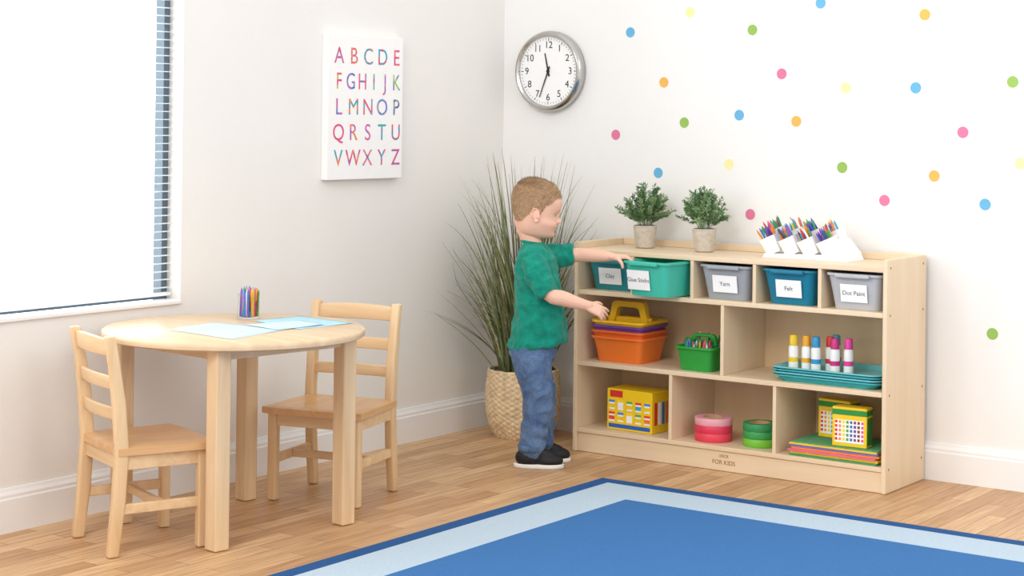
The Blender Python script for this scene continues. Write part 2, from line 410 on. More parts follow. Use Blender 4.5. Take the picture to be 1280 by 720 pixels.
for i,(c,z_,hd) in enumerate([((240,122,44),0,False),((232,105,40),.022,False),((112,62,140),.042,False),((240,190,36),.058,True)]):
    e=caddy('caddy_%d'%i,0,0,z_,.210,.185,.092,c); e.parent=ca
    if hd:
        m=MC['caddy_240_190_36']; arch('handle',.18,.05,.108,.022,.03,m,e); box('divider_wall',(-.093,.093),(-.003,.003),(.01,.10),m,e,.001)
gc=caddy('green_art_caddy',1.058,-.235,.3305,.145,.16,.085,(46,158,62))
arch('handle',.12,.05,.075,.012,.02,MC['caddy_46_158_62'],gc)
stc=[(220,60,60),(240,180,40),(50,120,200),(60,160,80),(150,80,170),(240,130,50),(240,240,240),(230,90,150),(90,60,40),(40,170,190)]
def pencils(name,parent,n,cx,cy,z,rx,ry,L,r=.0035,lean=.18,pal=stc,dirv=(0,0,1)):
    groups={}
    for i in range(n):
        c=pal[random.randrange(len(pal))]
        p=Vector((cx+random.uniform(-rx,rx),cy+random.uniform(-ry,ry),z))
        d=(Vector(dirv)+Vector((random.uniform(-lean,lean),random.uniform(-lean,lean),0))).normalized()
        LL=L*random.uniform(.85,1.08); e=p+d*LL; t=e+d*r*3.2
        groups.setdefault(c,[]).append(tube_data([(p.x,p.y,p.z,r),(e.x,e.y,e.z,r),(t.x,t.y,t.z,r*.15)],7,1,False))
    for c,D in groups.items():
        V,F=merge(D); meshobj(name+'_%d%d'%(c[0],c[1]),V,F,plain('pencil_%d_%d_%d'%c,c,.4,.03),parent)
pencils('pencils',gc,26,0,-.035,.008,.05,.02,.085,.004,.12)
pencils('scissor_handles',gc,10,0,.035,.008,.05,.02,.10,.005,.15,pal=[(40,150,60),(70,180,80),(230,230,230)])
for i in range(4):
    x=-.05+.033*i
    P=[(x+.013*cos(a),-.03+.002*sin(a),.093+.017*sin(a),.0035) for a in [2*pi*k/10 for k in range(11)]]
    V,F=tube_data(P,7,2,False); meshobj('scissor_loop_%d'%i,V,F,plain('scissor_green',(36,140,60),.4,.03),gc)

# ---------------- trays + dot markers
tr=empty('stacked_trays',(1.56,-.195,.3305))
tm=plain('tray_teal',(62,176,184),.35,.03); tm2=plain('tray_aqua',(120,200,205),.35,.03)
for i in range(4):
    tub('tray_%d'%i,.385,.245,.022,tm if i%2==0 else tm2,tr,(0,0,.009*i),0,.9,.003,.007,.03,.004)
dm=empty('dot_paint_markers',(1.50,-.2,.3305+.027+.0035))
wb=plain('bottle_white',(244,244,242),.35,.02)
for i,(x,y,c) in enumerate([(-.084,-.055,(240,204,50)),(-.040,-.045,(242,170,50)),(.000,-.055,(50,150,205)),(.034,-.015,(210,60,60)),(.070,-.055,(205,50,130)),(.108,-.030,(226,70,160)),(.03,.04,(60,170,190))]):
    mc=plain('dot_%d_%d_%d'%c,c,.4,.03)
    lathe('bottle_%d'%i,[(0,0),(.0155,0),(.0165,.004),(.0165,.078),(.014,.085),(.0,.085)],wb,dm,22,(x,y,0))
    lathe('band_%d'%i,[(.0,.030),(.0169,.030),(.0169,.046),(0,.046)],mc,dm,22,(x,y,0))
    lathe('cap_%d'%i,[(0,.086),(.0145,.086),(.0135,.116),(.011,.121),(0,.121)],mc,dm,22,(x,y,0))

# ---------------- bottom tier
bx=empty('modeling_dough_box',(.79,-.235,.0865),radians(-3))
yb=plain('box_yellow',(246,206,30),.45,.03)
box('carton',(-.098,.098),(-.06,.06),(0,.148),yb,bx,.002)
box('red_logo',(-.085,-.03),(-.0608,-.0602),(.118,.142),plain('logo_red',(214,48,40),.5,.03),bx,0)
box('blue_panel',(-.09,.09),(-.0608,-.0602),(.008,.022),plain('logo_blue',(40,100,190),.5,.03),bx,0)
for i in range(10):
    c=[(235,70,60),(70,140,210),(250,250,250),(90,180,80),(240,130,50),(220,90,160),(240,240,240),(110,80,170),(60,170,190),(240,160,170)][i]
    x=-.077+.0385*(i%5); z_=.03+.043*(i//5)
    box('pot_print_%d'%i,(x-.012,x+.012),(-.0609,-.0602),(z_,z_+.03),labm,bx,0)
    box('pot_band_print_%d'%i,(x-.012,x+.012),(-.0611,-.0602),(z_+.006,z_+.02),yb if i%2 else plain('pp%d'%i,c,.5,.03),bx,0)
    box('pot_lid_print_%d'%i,(x-.013,x+.013),(-.0612,-.0602),(z_+.026,z_+.034),plain('ppl%d'%((i*3)%10),[(235,70,60),(70,140,210),(250,220,60),(90,180,80)][i%4],.5,.03),bx,0)
for i in range(4):
    box('side_print_%d'%i,(.0982,.0988),(-.045+.024*i,-.027+.024*i),(.03,.11),plain('sp%d'%i,[(220,60,50),(250,250,250),(60,130,200),(230,120,60)][i],.5,.03),bx,0)
def tape(name,cx,cy,z,r,lst):
    e=empty(name,(cx,cy,z)); zz=0
    for i,(h,c) in enumerate(lst):
        lathe('roll_%d'%i,[(r*.60,0),(r-.001,0),(r,.001),(r,h-.0015),(r-.001,h-.0005),(r*.60,h-.0005),(r*.60,0)],plain('tape_%d_%d_%d'%c,c,.45,.03),e,44,(0,0,zz),cap=False)
        lathe('core_%d'%i,[(r*.54,0),(r*.598,0),(r*.598,h),(r*.54,h),(r*.54,0)],plain('cardboard',(206,170,125),.8,.05),e,32,(0,0,zz),cap=False)
        zz+=h
tape('masking_tape_rolls',1.104,-.245,.0865,.066,[(.030,(232,70,90)),(.026,(226,58,90)),(.026,(240,170,186))])
tape('masking_tape_rolls',1.282,-.235,.0865,.060,[(.028,(120,196,60)),(.026,(60,160,84)),(.026,(52,150,90))])
cp=empty('construction_paper_stack',(1.600,-.215,.0865))
zz=0
for i,(h,c) in enumerate([(.008,(84,150,90)),(.008,(240,200,60)),(.007,(230,110,140)),(.007,(245,150,60)),(.008,(120,120,190)),(.006,(240,200,70)),(.004,(90,160,110))]):
    dx=random.uniform(-.006,.006); box('sheets_%d'%i,(-.158+dx,.158+dx),(-.115+dx,.11+dx),(zz,zz+h-.0004),plain('cpaper_%d_%d_%d'%c,c,.85,.05),cp,0); zz+=h
ZC=.0865+zz+.0005
def crayonbox(cx,cy,z,w_,d_,h_,rz):
    e=empty('crayon_box',(cx,cy,z),rz)
    g=plain('crayon_green',(48,142,60),.45,.03); y_=plain('crayon_yellow',(246,206,40),.45,.03)
    box('carton',(-w_/2,w_/2),(-d_/2,d_/2),(0,h_),y_,e,.0015)
    box('green_top',(-w_/2-.0005,w_/2+.0005),(-d_/2-.0005,d_/2+.0005),(h_*.80,h_*.94),g,e,0)
    box('window_panel',(-w_*.42,w_*.42),(-d_/2-.001,-d_/2-.0003),(h_*.1,h_*.68),labm,e,0)
    pal=[(220,50,50),(240,150,40),(250,220,50),(80,170,80),(50,120,200),(120,70,160),(120,70,40),(230,90,150)]
    for q,c in enumerate(pal):
        D=[]
        for k in range(5):
            xx=-w_*.38+w_*.76*q/7; z_=h_*(.15+.11*k)
            a,b2,c2,d2=xx-w_*.035,xx+w_*.035,z_,z_+h_*.07
            D.append(([Vector(v) for v in ((a,-d_/2-.0013,c2),(b2,-d_/2-.0013,c2),(b2,-d_/2-.0013,d2),(a,-d_/2-.0013,d2))],[(0,1,2,3)]))
        V,F=merge(D); meshobj('crayon_print_%d'%q,V,F,plain('crp%d'%q,c,.5,.02),e)
    box('side_green',(w_/2+.0003,w_/2+.001),(-d_/2+.004,d_/2-.004),(h_*.05,h_*.75),g,e,0)
crayonbox(1.650,-.285,ZC,.120,.055,.130,radians(4))
crayonbox(1.545,-.165,ZC,.125,.06,.130,radians(-6))

# ---------------- small potted plants
def small_plant(name,cx,cy,z,R_,H_,leafc,seed):
    random.seed(seed); e=empty(name,(cx,cy,z))
    cm=plain('pot_stone',(196,186,172),.9,.12,60,bump=.3)
    lathe('pot',[(0,0),(.030,0),(.034,.003),(.040,.05),(.043,.078),(.042,.083),(.037,.083),(.036,.072),(0,.072)],cm,e,36)
    lathe('soil',[(0,.0722),(.0355,.0722),(.03,.076),(0,.078)],plain('soil',(60,44,32),.95,.3,200),e,24)
    mats=[plain('leaf_%s_%d'%(name,i),c,.55,.15,60) for i,c in enumerate(leafc)]
    V=[];F=[];mi=[]
    def addleaf(p,d,L,wd,m):
        s=d.cross(Vector((random.uniform(-1,1),random.uniform(-1,1),random.uniform(-1,1))))
        if s.length<1e-4: return
        s.normalize(); n=s.cross(d).normalized()
        k=len(V); V.extend([p,p+d*L*.5+s*wd+n*L*.08,p+d*L,p+d*L*.5-s*wd+n*L*.08]); F.append((k,k+1,k+2,k+3)); mi.append(m)
    for s_ in range(95):
        a=random.uniform(0,2*pi); el=random.uniform(.1,1.5)
        out=Vector((cos(a)*cos(el),sin(a)*cos(el),sin(el)))
        st=Vector((.02*cos(a),.02*sin(a),.076)); ln_=random.uniform(.65,1)
        tip=Vector((R_*out.x*ln_,R_*out.y*ln_,.085+(H_-.085)*(.12+.88*out.z*ln_)))
        mid=st.lerp(tip,.5)+Vector((0,0,.018))
        m=random.randrange(len(mats)); pr=st
        N=11
        for q in range(1,N+1):
            t=q/N; p=st*(1-t)**2+mid*2*t*(1-t)+tip*t*t; d=(p-pr).normalized()
            kk=len(V); sd=d.cross(Vector((0,0,1))); sd=sd.normalized()*.0006 if sd.length>1e-3 else Vector((.0006,0,0))
            V.extend([pr-sd,pr+sd,p+sd,p-sd]); F.append((kk,kk+1,kk+2,kk+3)); mi.append(m)
            if q>2:
                for _ in range(4):
                    dd=(d*.7+Vector((random.uniform(-1,1),random.uniform(-1,1),random.uniform(-.6,1)))*.9).normalized()
                    addleaf(p,dd,random.uniform(.011,.02),random.uniform(.0018,.0032),m)
            pr=p
    meshobj('foliage',V,F,None,e,False,mats,mi)
small_plant('potted_plant',.75,-.14,.7375,.112,.232,[(96,132,84),(122,154,102),(150,176,128),(76,108,68)],3)
small_plant('potted_plant',1.005,-.15,.7375,.100,.230,[(88,120,70),(110,142,88),(138,162,110),(70,100,58)],5)
random.seed(11)

# ---------------- pencil caddy (one white caddy, slanted pockets)
mk=empty('pencil_caddy',(1.425,-.16,.7375))
wp=plain('caddy_white',(246,246,246),.3,.01)
k=0
for r_ in range(2):
    for c_ in range(4):
        ce=empty('pocket_%d'%k,(-.108+.072*c_,-.032+.066*r_,.014+.016*r_),0,mk); ce.rotation_euler=(radians(8),radians(-24),0)
        tub('cup',.062,.062,.060+.010*r_,wp,ce,(0,0,.004),0,.86,.0025,.0015,.008,.003)
        pal=stc if k%3 else [(120,70,160),(80,80,190),(60,120,200),(240,140,50),(70,160,90)]
        pencils('pencils',ce,15,0,0,.010,.018,.018,.082+.010*r_,.0036,.14,pal=pal)
        k+=1
V,F=loft_data([[(x,y0,z_) for x,z_ in [(-.148,0),(.172,0),(.160,.026),(.118,.074),(.104,.020),(-.140,.014)]] for y0 in (-.064,.070)])
meshobj('base',V,F,wp,mk)

# ---------------- table
tw=wood('maple_x',(232,206,172),(214,182,144),(3,26,26),.33)
tz=wood('maple_z',(234,206,168),(214,180,138),(26,26,2.6),.36)
tb=empty('round_table',(.430,-1.946,0),radians(-8))
R_=.386
lathe('table_top',[(0,.558),(R_-.006,.558),(R_,.562),(R_+.001,.570),(R_,.577),(R_-.005,.581),(0,.581)],tw,tb,96)
hs=.232
for i,(sx,sy) in enumerate(((1,1),(1,-1),(-1,1),(-1,-1))):
    box('leg_%d'%i,(sx*hs-.025,sx*hs+.025),(sy*hs-.025,sy*hs+.025),(.001,.5575),tz,tb,.005)
for n,x,y in (('apron_1',(-hs+.025,hs-.025),(-hs-.012,-hs+.008)),('apron_2',(-hs+.025,hs-.025),(hs-.008,hs+.012)),('apron_3',(-hs-.012,-hs+.008),(-hs+.025,hs-.025)),('apron_4',(hs-.008,hs+.012),(-hs+.025,hs-.025))):
    box(n,x,y,(.528,.5575),tw,tb,.002)
pm=plain('paper_blue',(198,222,234),.8,.02); pp2=plain('paper_teal',(172,212,224),.8,.02)
def sheet(q,z_,m,nm='paper_sheet'):
    n=8;V=[];F=[]
    for i in range(n+1):
        for j in range(n+1):
            u,v=i/n,j/n
            p=Vector(q[0]).lerp(Vector(q[1]),u).lerp(Vector(q[3]).lerp(Vector(q[2]),u),v)
            V.append((p.x,p.y,z_+.0012*(1+sin(5*u+3*v))*.5))
    for i in range(n):
        for j in range(n): F.append((i*(n+1)+j,(i+1)*(n+1)+j,(i+1)*(n+1)+j+1,i*(n+1)+j+1))
    o=meshobj(nm,V,F,m,None,True); s=o.modifiers.new('s','SOLIDIFY'); s.thickness=.0006; return o
sheet([(.335,-2.12),(.30,-1.90),(.585,-1.875),(.63,-2.16)],.5818,pm)
sheet([(.36,-1.79),(.375,-1.60),(.63,-1.64),(.61,-1.865)],.5818,pp2)
sheet([(.43,-1.90),(.47,-1.70),(.60,-1.74),(.585,-1.93)],.5842,pm)
jr=empty('pencil_jar',(.292,-1.745,.5813))
gl,nt,b=newmat('jar_glass'); b.inputs['Base Color'].default_value=(.93,.97,.98,1); b.inputs['Roughness'].default_value=.03
b.inputs['Transmission Weight'].default_value=1; b.inputs['IOR'].default_value=1.2
lathe('glass',[(0,0),(.032,0),(.034,.003),(.034,.074),(.0325,.074),(.0325,.005),(0,.005)],gl,jr,36)
pencils('crayons',jr,60,0,0,.006,.022,.022,.076,.0034,.06,pal=[(225,60,60),(60,120,210),(240,180,50),(60,160,90),(230,100,160),(150,80,170),(70,180,200),(240,240,240)])

# ---------------- chairs
cw=wood('chair_maple_z',(234,204,162),(214,176,130),(30,30,3),.34)
cx_=wood('chair_maple_x',(234,204,162),(214,176,130),(3,30,30),.34)
seatm=wood('chair_seat',(228,188,138),(206,156,106),(26,3,26),.3)
def chair(loc,rz,sc=1):
    e=empty('wooden_chair',loc,rz); e.scale=(sc,sc,1)
    prof=[(.001,-.148),(.15,-.132),(.29,-.124),(.42,-.134),(.52,-.148),(.604,-.163)]
    for s in (-1,1):
        rings=[]
        x=s*.137
        for z_,y in prof:
            hw=.0135; hd=.0185 if z_<.5 else .015
            if z_==.001: hd=.016
            rings.append([(x-hw,y-hd,z_),(x+hw,y-hd,z_),(x+hw,y+hd,z_),(x-hw,y+hd,z_)])
        V,F=loft_data(rings); o=meshobj('back_post_%d'%(s>0),V,F,cw,e,True)
        m=o.modifiers.new('b','BEVEL'); m.width=.006; m.segments=3; m.limit_method='ANGLE'; m.angle_limit=radians(50)
        box('front_leg_%d'%(s>0),(x-.0145,x+.0145),(.112-.0145,.112+.0145),(.001,.276),cw,e,.005)
        box('side_apron_%d'%(s>0),(x-.008,x+.008),(-.115,.10),(.236,.276),cx_,e,.002)
        box('side_stretcher_%d'%(s>0),(x-.008,x+.008),(-.122,.10),(.115,.143),cx_,e,.003)
    box('front_apron',(-.125,.125),(.104,.120),(.236,.276),cx_,e,.002)
    box('rear_apron',(-.125,.125),(-.132,-.116),(.236,.276),cx_,e,.002)
    box('cross_stretcher',(-.13,.13),(-.008,.008),(.117,.141),cx_,e,.003)
    n=22;V=[];F=[]
    def outline(u,v):
        hw=.158+.006*v; x=hw*u; y=-.138+.288*((v+1)/2)
        if v>.5: y-=.012*(u**4)*((v-.5)/.5)
        return x,y
    for lay in (0,1):
        for i in range(n+1):
            for j in range(n+1):
                u=-1+2*i/n; v=-1+2*j/n; x,y=outline(u,v)
                ez=1-max(abs(u),abs(v))
                z_=.2765 if lay==0 else .300-.006*max(0,(1-u*u))*max(0,(1-v*v))-.004*max(0,1-ez*14)
                V.append((x,y,z_))
    N=(n+1)**2
    for i in range(n):
        for j in range(n):
            a=i*(n+1)+j; F.append((a,a+1,a+n+2,a+n+1)); F.append((N+a,N+a+n+1,N+a+n+2,N+a+1))
    for i in range(n):
        a,b_=i*(n+1),(i+1)*(n+1); F.append((a,b_,N+b_,N+a)); a+=n;b_+=n; F.append((a,N+a,N+b_,b_))
        a,b_=i,i+1; F.append((a,N+a,N+b_,b_)); a+=n*(n+1); b_+=n*(n+1); F.append((a,b_,N+b_,N+a))
    meshobj('seat',V,F,seatm,e,True).modifiers.new('es','EDGE_SPLIT').split_angle=radians(50)
    for i,(z0,z1,yy) in enumerate(((.548,.592,-.156),(.455,.492,-.141),(.370,.405,-.131))):
        rings=[]
        for q in range(13):
            x=-.128+.256*q/12; cv_=-.012*(1-(x/.128)**2); top=z1+(.006*(1-(x/.128)**2) if i==0 else 0)
            rings.append([(x,yy+cv_-.006,z0),(x,yy+cv_+.006,z0),(x,yy+cv_+.003,top),(x,yy+cv_-.009,top)])
        V,F=loft_data(rings); o=meshobj('back_slat_%d'%i,V,F,cx_,e,True)
        m=o.modifiers.new('b','BEVEL'); m.width=.003; m.segments=2; m.limit_method='ANGLE'; m.angle_limit=radians(50)
    return e
chair((.392,-2.257,0),radians(-21.5))
chair((.410,-1.482,0),radians(-165.5),1.05)

# ---------------- basket & grass plant
pl=empty('potted_grass_plant',(.262,-.215,0))
prof=[(0,.096),(.02,.108),(.06,.126),(.11,.135),(.17,.137),(.22,.132),(.25,.128)]
def rad(z_):
    for (a,ra),(b_,rb) in zip(prof,prof[1:]):
        if z_<=b_: return ra+(rb-ra)*(z_-a)/(b_-a)
    return prof[-1][1]
nu,nv=192,78
V=[];F=[]
for j in range(nv+1):
    z_=.002+.25*j/nv
    for i in range(nu):
        a=2*pi*i/nu; row=j//3
        wv=sin(a*24+(pi if row%2 else 0)); pr=abs(sin(pi*(j%3+.5)/3))
        r=rad(z_)+.0034*wv*pr+.0008*noise.noise(Vector((a*9,z_*60,0)))
        V.append((r*cos(a),r*sin(a),z_))
for j in range(nv):
    for i in range(nu):
        a=j*nu+i;b_=j*nu+(i+1)%nu; F.append((a,b_,b_+nu,a+nu))
F.append(tuple(range(nu)))
bk=meshobj('basket',V,F,plain('seagrass',(220,196,160),.8,.2,45,bump=.3),pl,True)
s=bk.modifiers.new('s','SOLIDIFY'); s.thickness=.006; s.offset=-1
P=[(.130*cos(a),.130*sin(a),.2525+.0012*sin(14*a),.006) for a in [2*pi*k/60 for k in range(61)]]
V,F=tube_data(P,8,1,False); meshobj('basket_rim',V,F,MC['seagrass'],pl,True)
lathe('moss',[(0,.19),(.122,.19),(.11,.205),(.05,.213),(0,.215)],plain('moss',(74,72,48),.95,.4,80,bump=.8),pl,30)
gm=[plain('blade_%d'%i,c,.55,.15,40) for i,c in enumerate([(104,118,74),(132,142,92),(82,98,60),(156,156,108),(116,104,74)])]
V=[];F=[];mi=[]
def clampw(p):
    q=p.copy(); q.x=max(q.x,-.262+.022); q.y=min(q.y,.215-.022)
    if q.x>.295: q.x=.295
    return q
def blade(base,tip,sag,wd,m,N=12):
    mid=base.lerp(tip,.5)+Vector((0,0,sag)); mid.x=base.x+(tip.x-base.x)*.28; mid.y=base.y+(tip.y-base.y)*.28
    s=Vector((random.uniform(-1,1),random.uniform(-1,1),0)).normalized()
    k=len(V)
    for i in range(N+1):
        t=i/N; p=base*(1-t)**2+mid*2*t*(1-t)+tip*t*t; p=clampw(p); w_=wd*(1-t**2.5)+.0003
        V.extend([p-s*w_,p+s*w_])
    for i in range(N): F.append((k+2*i,k+2*i+1,k+2*i+3,k+2*i+2)); mi.append(m)
for i in range(300):
    a=random.uniform(0,2*pi); rr=random.uniform(0,.085)
    base=Vector((rr*cos(a),rr*sin(a),.2)); a2=a+random.uniform(-.6,.6)
    H_=random.uniform(.45,1.09); sp=random.uniform(.02,.19)+ (1.1-H_)*random.uniform(0,.35)
    tip=Vector((base.x+sp*cos(a2),base.y+sp*sin(a2),H_))
    blade(base,tip,random.uniform(0,.10),random.uniform(.0020,.0040),random.randrange(5))
RV=Vector((.814,.581,0))
for i in range(90):
    sg=-1 if i%5<3 else 1
    base=Vector((random.uniform(-.05,.05),random.uniform(-.05,.05),.2))
    dirv=(RV*sg+Vector((random.uniform(-.5,.5),random.uniform(-.9,.1),0))).normalized()
    sp=random.uniform(.14,.29); tip=base+dirv*sp; tip.z=random.uniform(.42,1.0)
    blade(base,tip,random.uniform(.05,.25),random.uniform(.0020,.0036),random.randrange(5),16)
meshobj('grass_blades',V,F,None,pl,False,gm,mi)

# ---------------- child
ch=empty('child',(.620,-.646,.0),radians(35.55))
skin=plain('skin',(238,190,166),.5,.03,14,sub=.12,spec=.3)
def cloth(name,c,c2,scale,weave):
    m,nt,b=newmat(name); L=nt.links.new; N=nt.nodes.new
    tc=N('ShaderNodeTexCoord'); n=N('ShaderNodeTexNoise'); n.inputs['Scale'].default_value=scale; n.inputs['Detail'].default_value=3
    n2=N('ShaderNodeTexNoise'); n2.inputs['Scale'].default_value=weave; n2.inputs['Detail'].default_value=2
    L(tc.outputs['Object'],n.inputs['Vector']); L(tc.outputs['Object'],n2.inputs['Vector'])
    ad=N('ShaderNodeMath'); ad.operation='ADD'; ml=N('ShaderNodeMath'); ml.operation='MULTIPLY'; ml.inputs[1].default_value=.5
    L(n.outputs['Fac'],ad.inputs[0]); L(n2.outputs['Fac'],ad.inputs[1]); L(ad.outputs[0],ml.inputs[0])
    r=N('ShaderNodeValToRGB'); r.color_ramp.elements[0].position=.38; r.color_ramp.elements[1].position=.62
    r.color_ramp.elements[0].color=rgb(*c2); r.color_ramp.elements[1].color=rgb(*c); L(ml.outputs[0],r.inputs['Fac']); L(r.outputs['Color'],b.inputs['Base Color'])
    bp=N('ShaderNodeBump'); bp.inputs['Strength'].default_value=.5; bp.inputs['Distance'].default_value=.002; L(n2.outputs['Fac'],bp.inputs['Height']); L(bp.outputs['Normal'],b.inputs['Normal'])
    b.inputs['Roughness'].default_value=.92; b.inputs['Specular IOR Level'].default_value=.1; b.inputs['Sheen Weight'].default_value=.15
    return m
shirt=cloth('shirt_teal',(30,150,128),(16,122,104),40,420)
jeans=cloth('denim',(108,134,170),(60,84,124),16,380)
HP=Vector((-.012,0,.80)); HR=Matrix.Rotation(radians(10),3,'Y'); HS=Vector((-.014,0,0))
def hp(p): return HP+HR@(Vector(p)-HP)+HS
def E(c,r): return ell_data(hp(c),r,HR)
def T(P,seg=12,sub=3):
    return tube_data([tuple(hp(p[:3]))+tuple(p[3:]) for p in P],seg,sub)
HT=[(.800,.040,-.040,.030),(.805,.056,-.050,.041),(.815,.066,-.060,.051),(.830,.067,-.068,.060),(.845,.069,-.074,.0655),(.860,.069,-.080,.0685),(.875,.067,-.087,.070),(.890,.069,-.093,.072),(.905,.074,-.097,.074),(.925,.077,-.099,.0755),(.945,.071,-.098,.0745),(.965,.056,-.091,.067),(.980,.036,-.077,.053),(.990,.014,-.058,.037),(.9965,-.012,-.034,.013)]
def interp(z_):
    if z_<=HT[0][0]: return HT[0][1:]
    for i in range(len(HT)-1):
        if z_<=HT[i+1][0]:
            t=(z_-HT[i][0])/(HT[i+1][0]-HT[i][0]); p=[HT[max(i-1,0)],HT[i],HT[i+1],HT[min(i+2,len(HT)-1)]]
            out=[]
            for k in (1,2,3):
                m1=(p[2][k]-p[0][k])/(p[2][0]-p[0][0])*(p[2][0]-p[1][0]); m2=(p[3][k]-p[1][k])/(p[3][0]-p[1][0])*(p[2][0]-p[1][0])
                out.append((2*t**3-3*t*t+1)*p[1][k]+(t**3-2*t*t+t)*m1+(-2*t**3+3*t*t)*p[2][k]+(t**3-t*t)*m2)
            return out
    return HT[-1][1:]
def g_(v,s): return exp(-(v/s)**2)
NS=[(.853,0),(.857,.003),(.860,.010),(.864,.0175),(.868,.0195),(.874,.0145),(.882,.0085),(.890,.004),(.900,.001),(.91,0)]
def nose(z_):
    if z_<=NS[0][0] or z_>=NS[-1][0]: return 0
    for (a,ha),(b_,hb) in zip(NS,NS[1:]):
        if z_<=b_: t=(z_-a)/(b_-a); t=t*t*(3-2*t); return ha+(hb-ha)*t
def facex(y,z_):
    f,b_,w_=interp(z_); cx=-.012; e=2.35
    q=min(1,abs(y)/w_); x=cx+(f-cx)*(1-q**e)**(1/e)
    return x+bumps(y,z_)
def bumps(y,z_):
    ay=abs(y)
    d=nose(z_)*g_(y,.0072+.0025*g_(z_-.864,.006))
    d+=.0055*g_(ay-.0105,.0042)*g_(z_-.8625,.0042)
    d-=.0075*g_(ay-.029,.0125)*g_(z_-.887,.0085)
    d+=.0020*g_(ay-.028,.016)*g_(z_-.904,.006)
    d+=.0060*g_(ay-.033,.017)*g_(z_-.853,.014)
    d+=.0085*g_(y,.0135)*g_(z_-.8485,.0036)
    d+=.0080*g_(y,.0115)*g_(z_-.8375,.0038)
    d-=.0020*g_(y,.013)*g_(z_-.8430,.0016)
    d+=.0050*g_(y,.014)*g_(z_-.8150,.010)
    return d
rings=[]
NZ=110; NA=112
for i in range(NZ+1):
    z_=.800+(.9965-.800)*i/NZ; f,b_,w_=interp(z_); cx=-.012; e=2.35; ring=[]
    for j in range(NA):
        a=2*pi*j/NA; c,s_=cos(a),sin(a); x=abs(c)**(2/e); y=w_*abs(s_)**(2/e)*(1 if s_>0 else -1)
        if c>0: xx=cx+(f-cx)*x+bumps(y,z_)*min(1,x*2.2)
        else: xx=cx-(cx-b_)*x
        yy=y+ (1 if y>0 else -1)*.003*g_(z_-.852,.014)*g_(xx-.035,.03)
        ring.append(hp((xx,yy,z_)))
    rings.append(ring)
head=[loft_data(rings)]
for s in (-1,1):
    P=[(-.010+.0135*cos(a)-.004*sin(a),s*(.0765+.003*(cos(a)<0)),.877+.0225*sin(a),.0028) for a in [radians(d) for d in range(-100,205,25)]]
    head.append(T(P,8,2)); head.append(E((-.010,s*.0735,.877),(.0115,.005,.0195))); head.append(E((-.005,s*.0745,.858),(.0055,.0040,.006)))
    head.append(E((.002,s*.0745,.874),(.003,.004,.006)))
neck=[tube_data([(-.044,0,.87,.045),(-.038,0,.825,.038),(-.028,0,.79,.0335),(-.018,0,.765,.036),(-.01,0,.73,.05,.045)],18,3)]
core=[ell_data((0,0,.68),(.050,.070,.045))]
def hand_parts(wrist,d,n,thumb,curls,spread=.10,L=.112,tcurl=.4):
    wv=Vector(wrist); d=Vector(d).normalized(); n=Vector(n); n=(n-d*n.dot(d)).normalized(); s=Vector(thumb); s=(s-d*s.dot(d)-n*s.dot(n)).normalized()
    k=L/.112; out=[]
    def P(a,b_,c,r,r2=None):
        v=wv+d*a*k+s*b_*k+n*c*k; return (v.x,v.y,v.z,r*k,(r2 or r)*k)
    for i,b0 in enumerate((.0165,.0055,-.0055,-.016)):
        out.append(tube_data([P(-.004,b0*.55,0,.0115),P(.022,b0*.85,0,.0105),P(.050,b0,0,.0085)],10,3))
    out.append(tube_data([P(.008,.012,.004,.010),P(.028,.018,.005,.009)],10,2))
    ln=[.040,.045,.042,.033]
    for i,b0 in enumerate((.0185,.0065,-.0060,-.0180)):
        pos=wv+(d*.050+s*b0)*k; ang=spread*(1.5-i)/1.5; dd=(d*cos(ang)+s*sin(ang)); pts=[(pos.x,pos.y,pos.z,.0066*k)]
        th_=0
        for q,fr in enumerate((.42,.32,.26)):
            th_+=curls[i]*(.8,1.0,.7)[q]
            dr=dd*cos(th_)+n*sin(th_); pos=pos+dr*ln[i]*fr*k; pts.append((pos.x,pos.y,pos.z,(.0060,.0055,.0048)[q]*k))
        out.append(tube_data(pts,10,3))
    pos=wv+(d*.014+s*.016+n*.004)*k; pts=[(pos.x,pos.y,pos.z,.0085*k)]
    a=.75
    for q,l in enumerate((.020,.018,.014)):
        dr=(d*cos(a)+s*sin(a))*cos(tcurl*(q+.5)*.6)+n*sin(tcurl*(q+.5)*.6); pos=pos+dr*l*k; pts.append((pos.x,pos.y,pos.z,(.0076,.0068,.0056)[q]*k)); a-=.22
    out.append(tube_data(pts,10,3))
    return out
Sr=(-.016,-.072,.712); Er=(.042,-.124,.607); Wr=(.175,-.106,.568)
armR=[tube_data([Sr+(.030,),(.010,-.100,.664,.028),Er+(.026,),(.085,-.121,.594,.027),(.132,-.114,.579,.0220),Wr+(.0155,.0170)],16,4)]
armR+=hand_parts(Wr,(.9,.15,-.42),(.15,.75,-.6),(.35,.55,.75),(.28,.35,.42,.5),spread=.2,L=.102)
Sl=(.010,.070,.722); El=(.135,.112,.725); Wl=(.265,.070,.724)
armL=[tube_data([Sl+(.030,),(.070,.100,.726,.028),El+(.025,),(.180,.100,.726,.0245),(.228,.084,.725,.0210),Wl+(.0155,.0150)],16,4)]
armL+=hand_parts(Wl,(.97,-.15,.02),(.05,0,-1),(-.1,-1,0),(.45,.5,.5,.55),L=.106,tcurl=.9)
blob('skin_body',head+neck+core+armR+armL,.0018,skin,ch,2)
def ringz(z_,cx,rx,ry,cy=0,n=28,e=2.2):
    out=[]
    for j in range(n):
        a=2*pi*j/n; c,s_=cos(a),sin(a)
        out.append(Vector((cx+rx*abs(c)**(2/e)*(1 if c>0 else -1),cy+ry*abs(s_)**(2/e)*(1 if s_>0 else -1),z_+(.012*c if z_<.45 else 0))))
    return out
